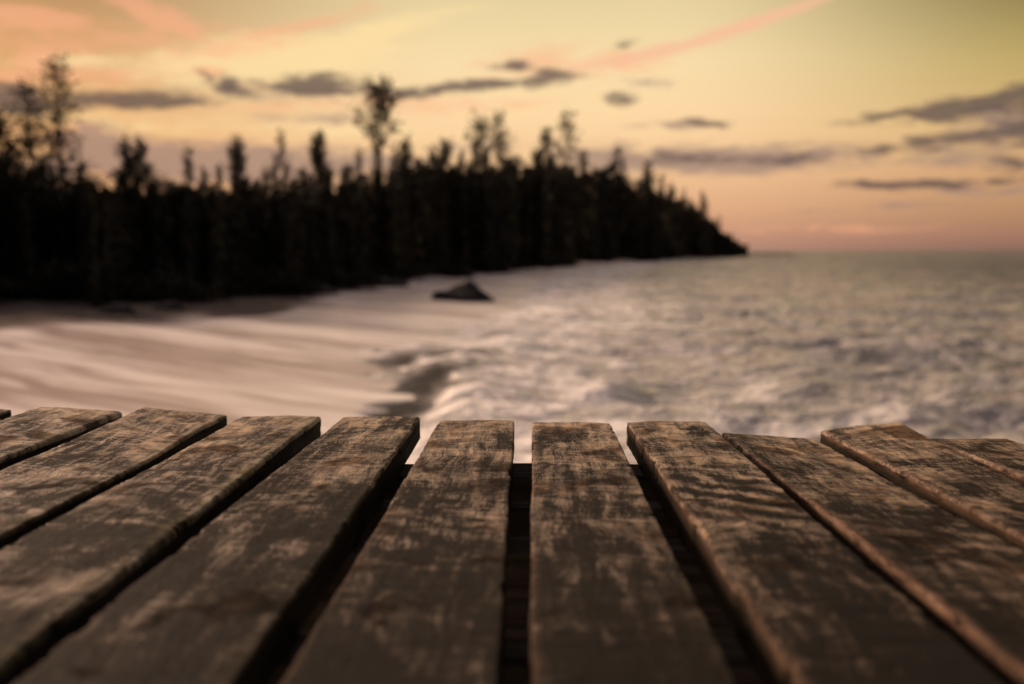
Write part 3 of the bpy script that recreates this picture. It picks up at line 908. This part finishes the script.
th = mesh_obj('undergrowth', tv, tf, M_SCRUB, None, False)
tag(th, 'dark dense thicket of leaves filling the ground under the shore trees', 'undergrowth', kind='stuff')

# ---- low shrubs stepping down to the sand
def make_shrub(seed):
    rnd = random.Random(seed)
    root = empty('shore_shrub')
    tv_, tf_, cv, cf = [], [], [], []
    for k in range(16):
        a = rnd.uniform(0, 2 * PI); e = rnd.uniform(0.25, 1.4)
        ln = rnd.uniform(0.6, 1.0)
        d = Vector((math.cos(a) * math.cos(e) * 1.3, math.sin(a) * math.cos(e) * 1.3, math.sin(e) * 0.9))
        pts = [tuple(d * ln * f + Vector((0, 0, -0.10 * f * f))) for f in (0, 0.35, 0.7, 1.0)]
        tube(tv_, tf_, pts, [0.03, 0.022, 0.014, 0.006], 5)
        for q_ in range(46):
            f = rnd.random() ** 0.6
            p = d * ln * f + Vector((rnd.gauss(0, 0.12), rnd.gauss(0, 0.12), rnd.gauss(0, 0.09) - 0.1 * f * f))
            spray(cv, cf, (p.x, p.y, max(p.z, 0.02)), d + Vector((rnd.uniform(-1, 1), rnd.uniform(-1, 1), rnd.uniform(-.4, .9))), rnd.uniform(0.12, 0.24), rnd.uniform(0.05, 0.09), rnd)
    mesh_obj('stems', tv_, tf_, M_BARK, root, True)
    mesh_obj('foliage', cv, cf, M_SCRUB, root, False)
    return root


shrubs = [make_shrub(70 + k) for k in range(3)]
for n_, px in enumerate(np.linspace(-60, 560, 40)):
    px = px + rr.uniform(-8, 8)
    d = float(front_d(px)) * (rr.uniform(0.84, 1.0) if px > 130 else rr.uniform(0.92, 1.04))
    r = shrubs[n_] if n_ < 3 else copy_tree(shrubs[n_ % 3])
    x = px_x(px, d)
    k = rr.uniform(0.55, 1.0) * (1.0 + 0.006 * d) * (1.25 if px < 130 else 1.0)
    r.location = (x, d, float(ground_z(np.array([x]), np.array([d]))[0]) - 0.04)
    r.rotation_euler = (0, 0, rr.uniform(0, 6.28))
    r.scale = (k * 1.25, k * 1.25, k)
    tag(r, 'low dark shrub at the foot of the treeline, at the edge of the sand', 'shrub', 'low shrubs along the beach edge')

# ------------------------------------------------------------------ rocks
def rock(name, label, cat, loc, sx, sy, sz, seed, group=None, peak=0.0):
    import bmesh
    bm = bmesh.new()
    bmesh.ops.create_icosphere(bm, subdivisions=5, radius=1.0)
    P = np.array([v.co for v in bm.verts])
    r = 1 + 0.42 * fbm(P[:, 0] * 1.4 + seed, P[:, 1] * 1.4 + P[:, 2], seed, 4) + 0.14 * fbm(P[:, 0] * 4 + P[:, 2] * 3, P[:, 1] * 4 - P[:, 2], seed + 9, 3)
    for v, k, p in zip(bm.verts, r, P):
        q = v.co * k
        pk = 1.0 + peak * math.exp(-((p[0] - 0.25) / 0.35) ** 2)
        v.co = (q.x * sx, q.y * sy, max(q.z, -0.35) * sz * pk)
    me = bpy.data.meshes.new(name); bm.to_mesh(me); bm.free()
    me.materials.append(M_ROCK)
    o = bpy.data.objects.new(name, me); col.objects.link(o)
    o.location = loc
    return tag(o, label, cat, group)


dR = H * F / (302 - 250.5)
rock('boulder', 'jagged dark boulder standing alone in the wash in front of the trees', 'rock', (px_x(464, dR), dR, 0.02), 0.92, 0.65, 0.47, 3, peak=0.32)
dS = 375.0
rock('reef', 'low dark reef running out from the tip of the headland', 'reef', (px_x(768, dS), dS, 0.0), 10.5, 3.0, 0.75, 8)
for (px, py, sx, sz, sd_, lab) in [(112, 316, 0.36, 0.20, 21, 'small dark boulder at the edge of the wash on the left beach'),
                                   (166, 311, 0.42, 0.16, 24, 'flat dark boulder right of the small one at the edge of the wash'),
                                   (383, 285, 0.95, 0.30, 22, 'flat dark boulder between the thicket and the boulder in the wash'),
                                   (318, 293, 0.55, 0.20, 23, 'low dark boulder at the foot of the thicket in the middle')]:
    d_ = (H - 0.25) * F / (py - 250.5)
    x_ = px_x(px, d_)
    rock('boulder', lab, 'rock', (x_, d_, float(ground_z(np.array([x_]), np.array([d_]))[0])), sx, sx * 0.7, sz, sd_)

# ------------------------------------------------------------------ render settings
sc.render.engine = 'CYCLES'
sc.view_settings.view_transform = 'Standard'
sc.view_settings.look = 'None'
sc.view_settings.exposure = 0.0
sc.view_settings.gamma = 1.0
sc.cycles.use_denoising = True
sc.cycles.max_bounces = 4
sc.cycles.diffuse_bounces = 2
sc.cycles.glossy_bounces = 2
sc.render.resolution_x = 1024
sc.render.resolution_y = 684
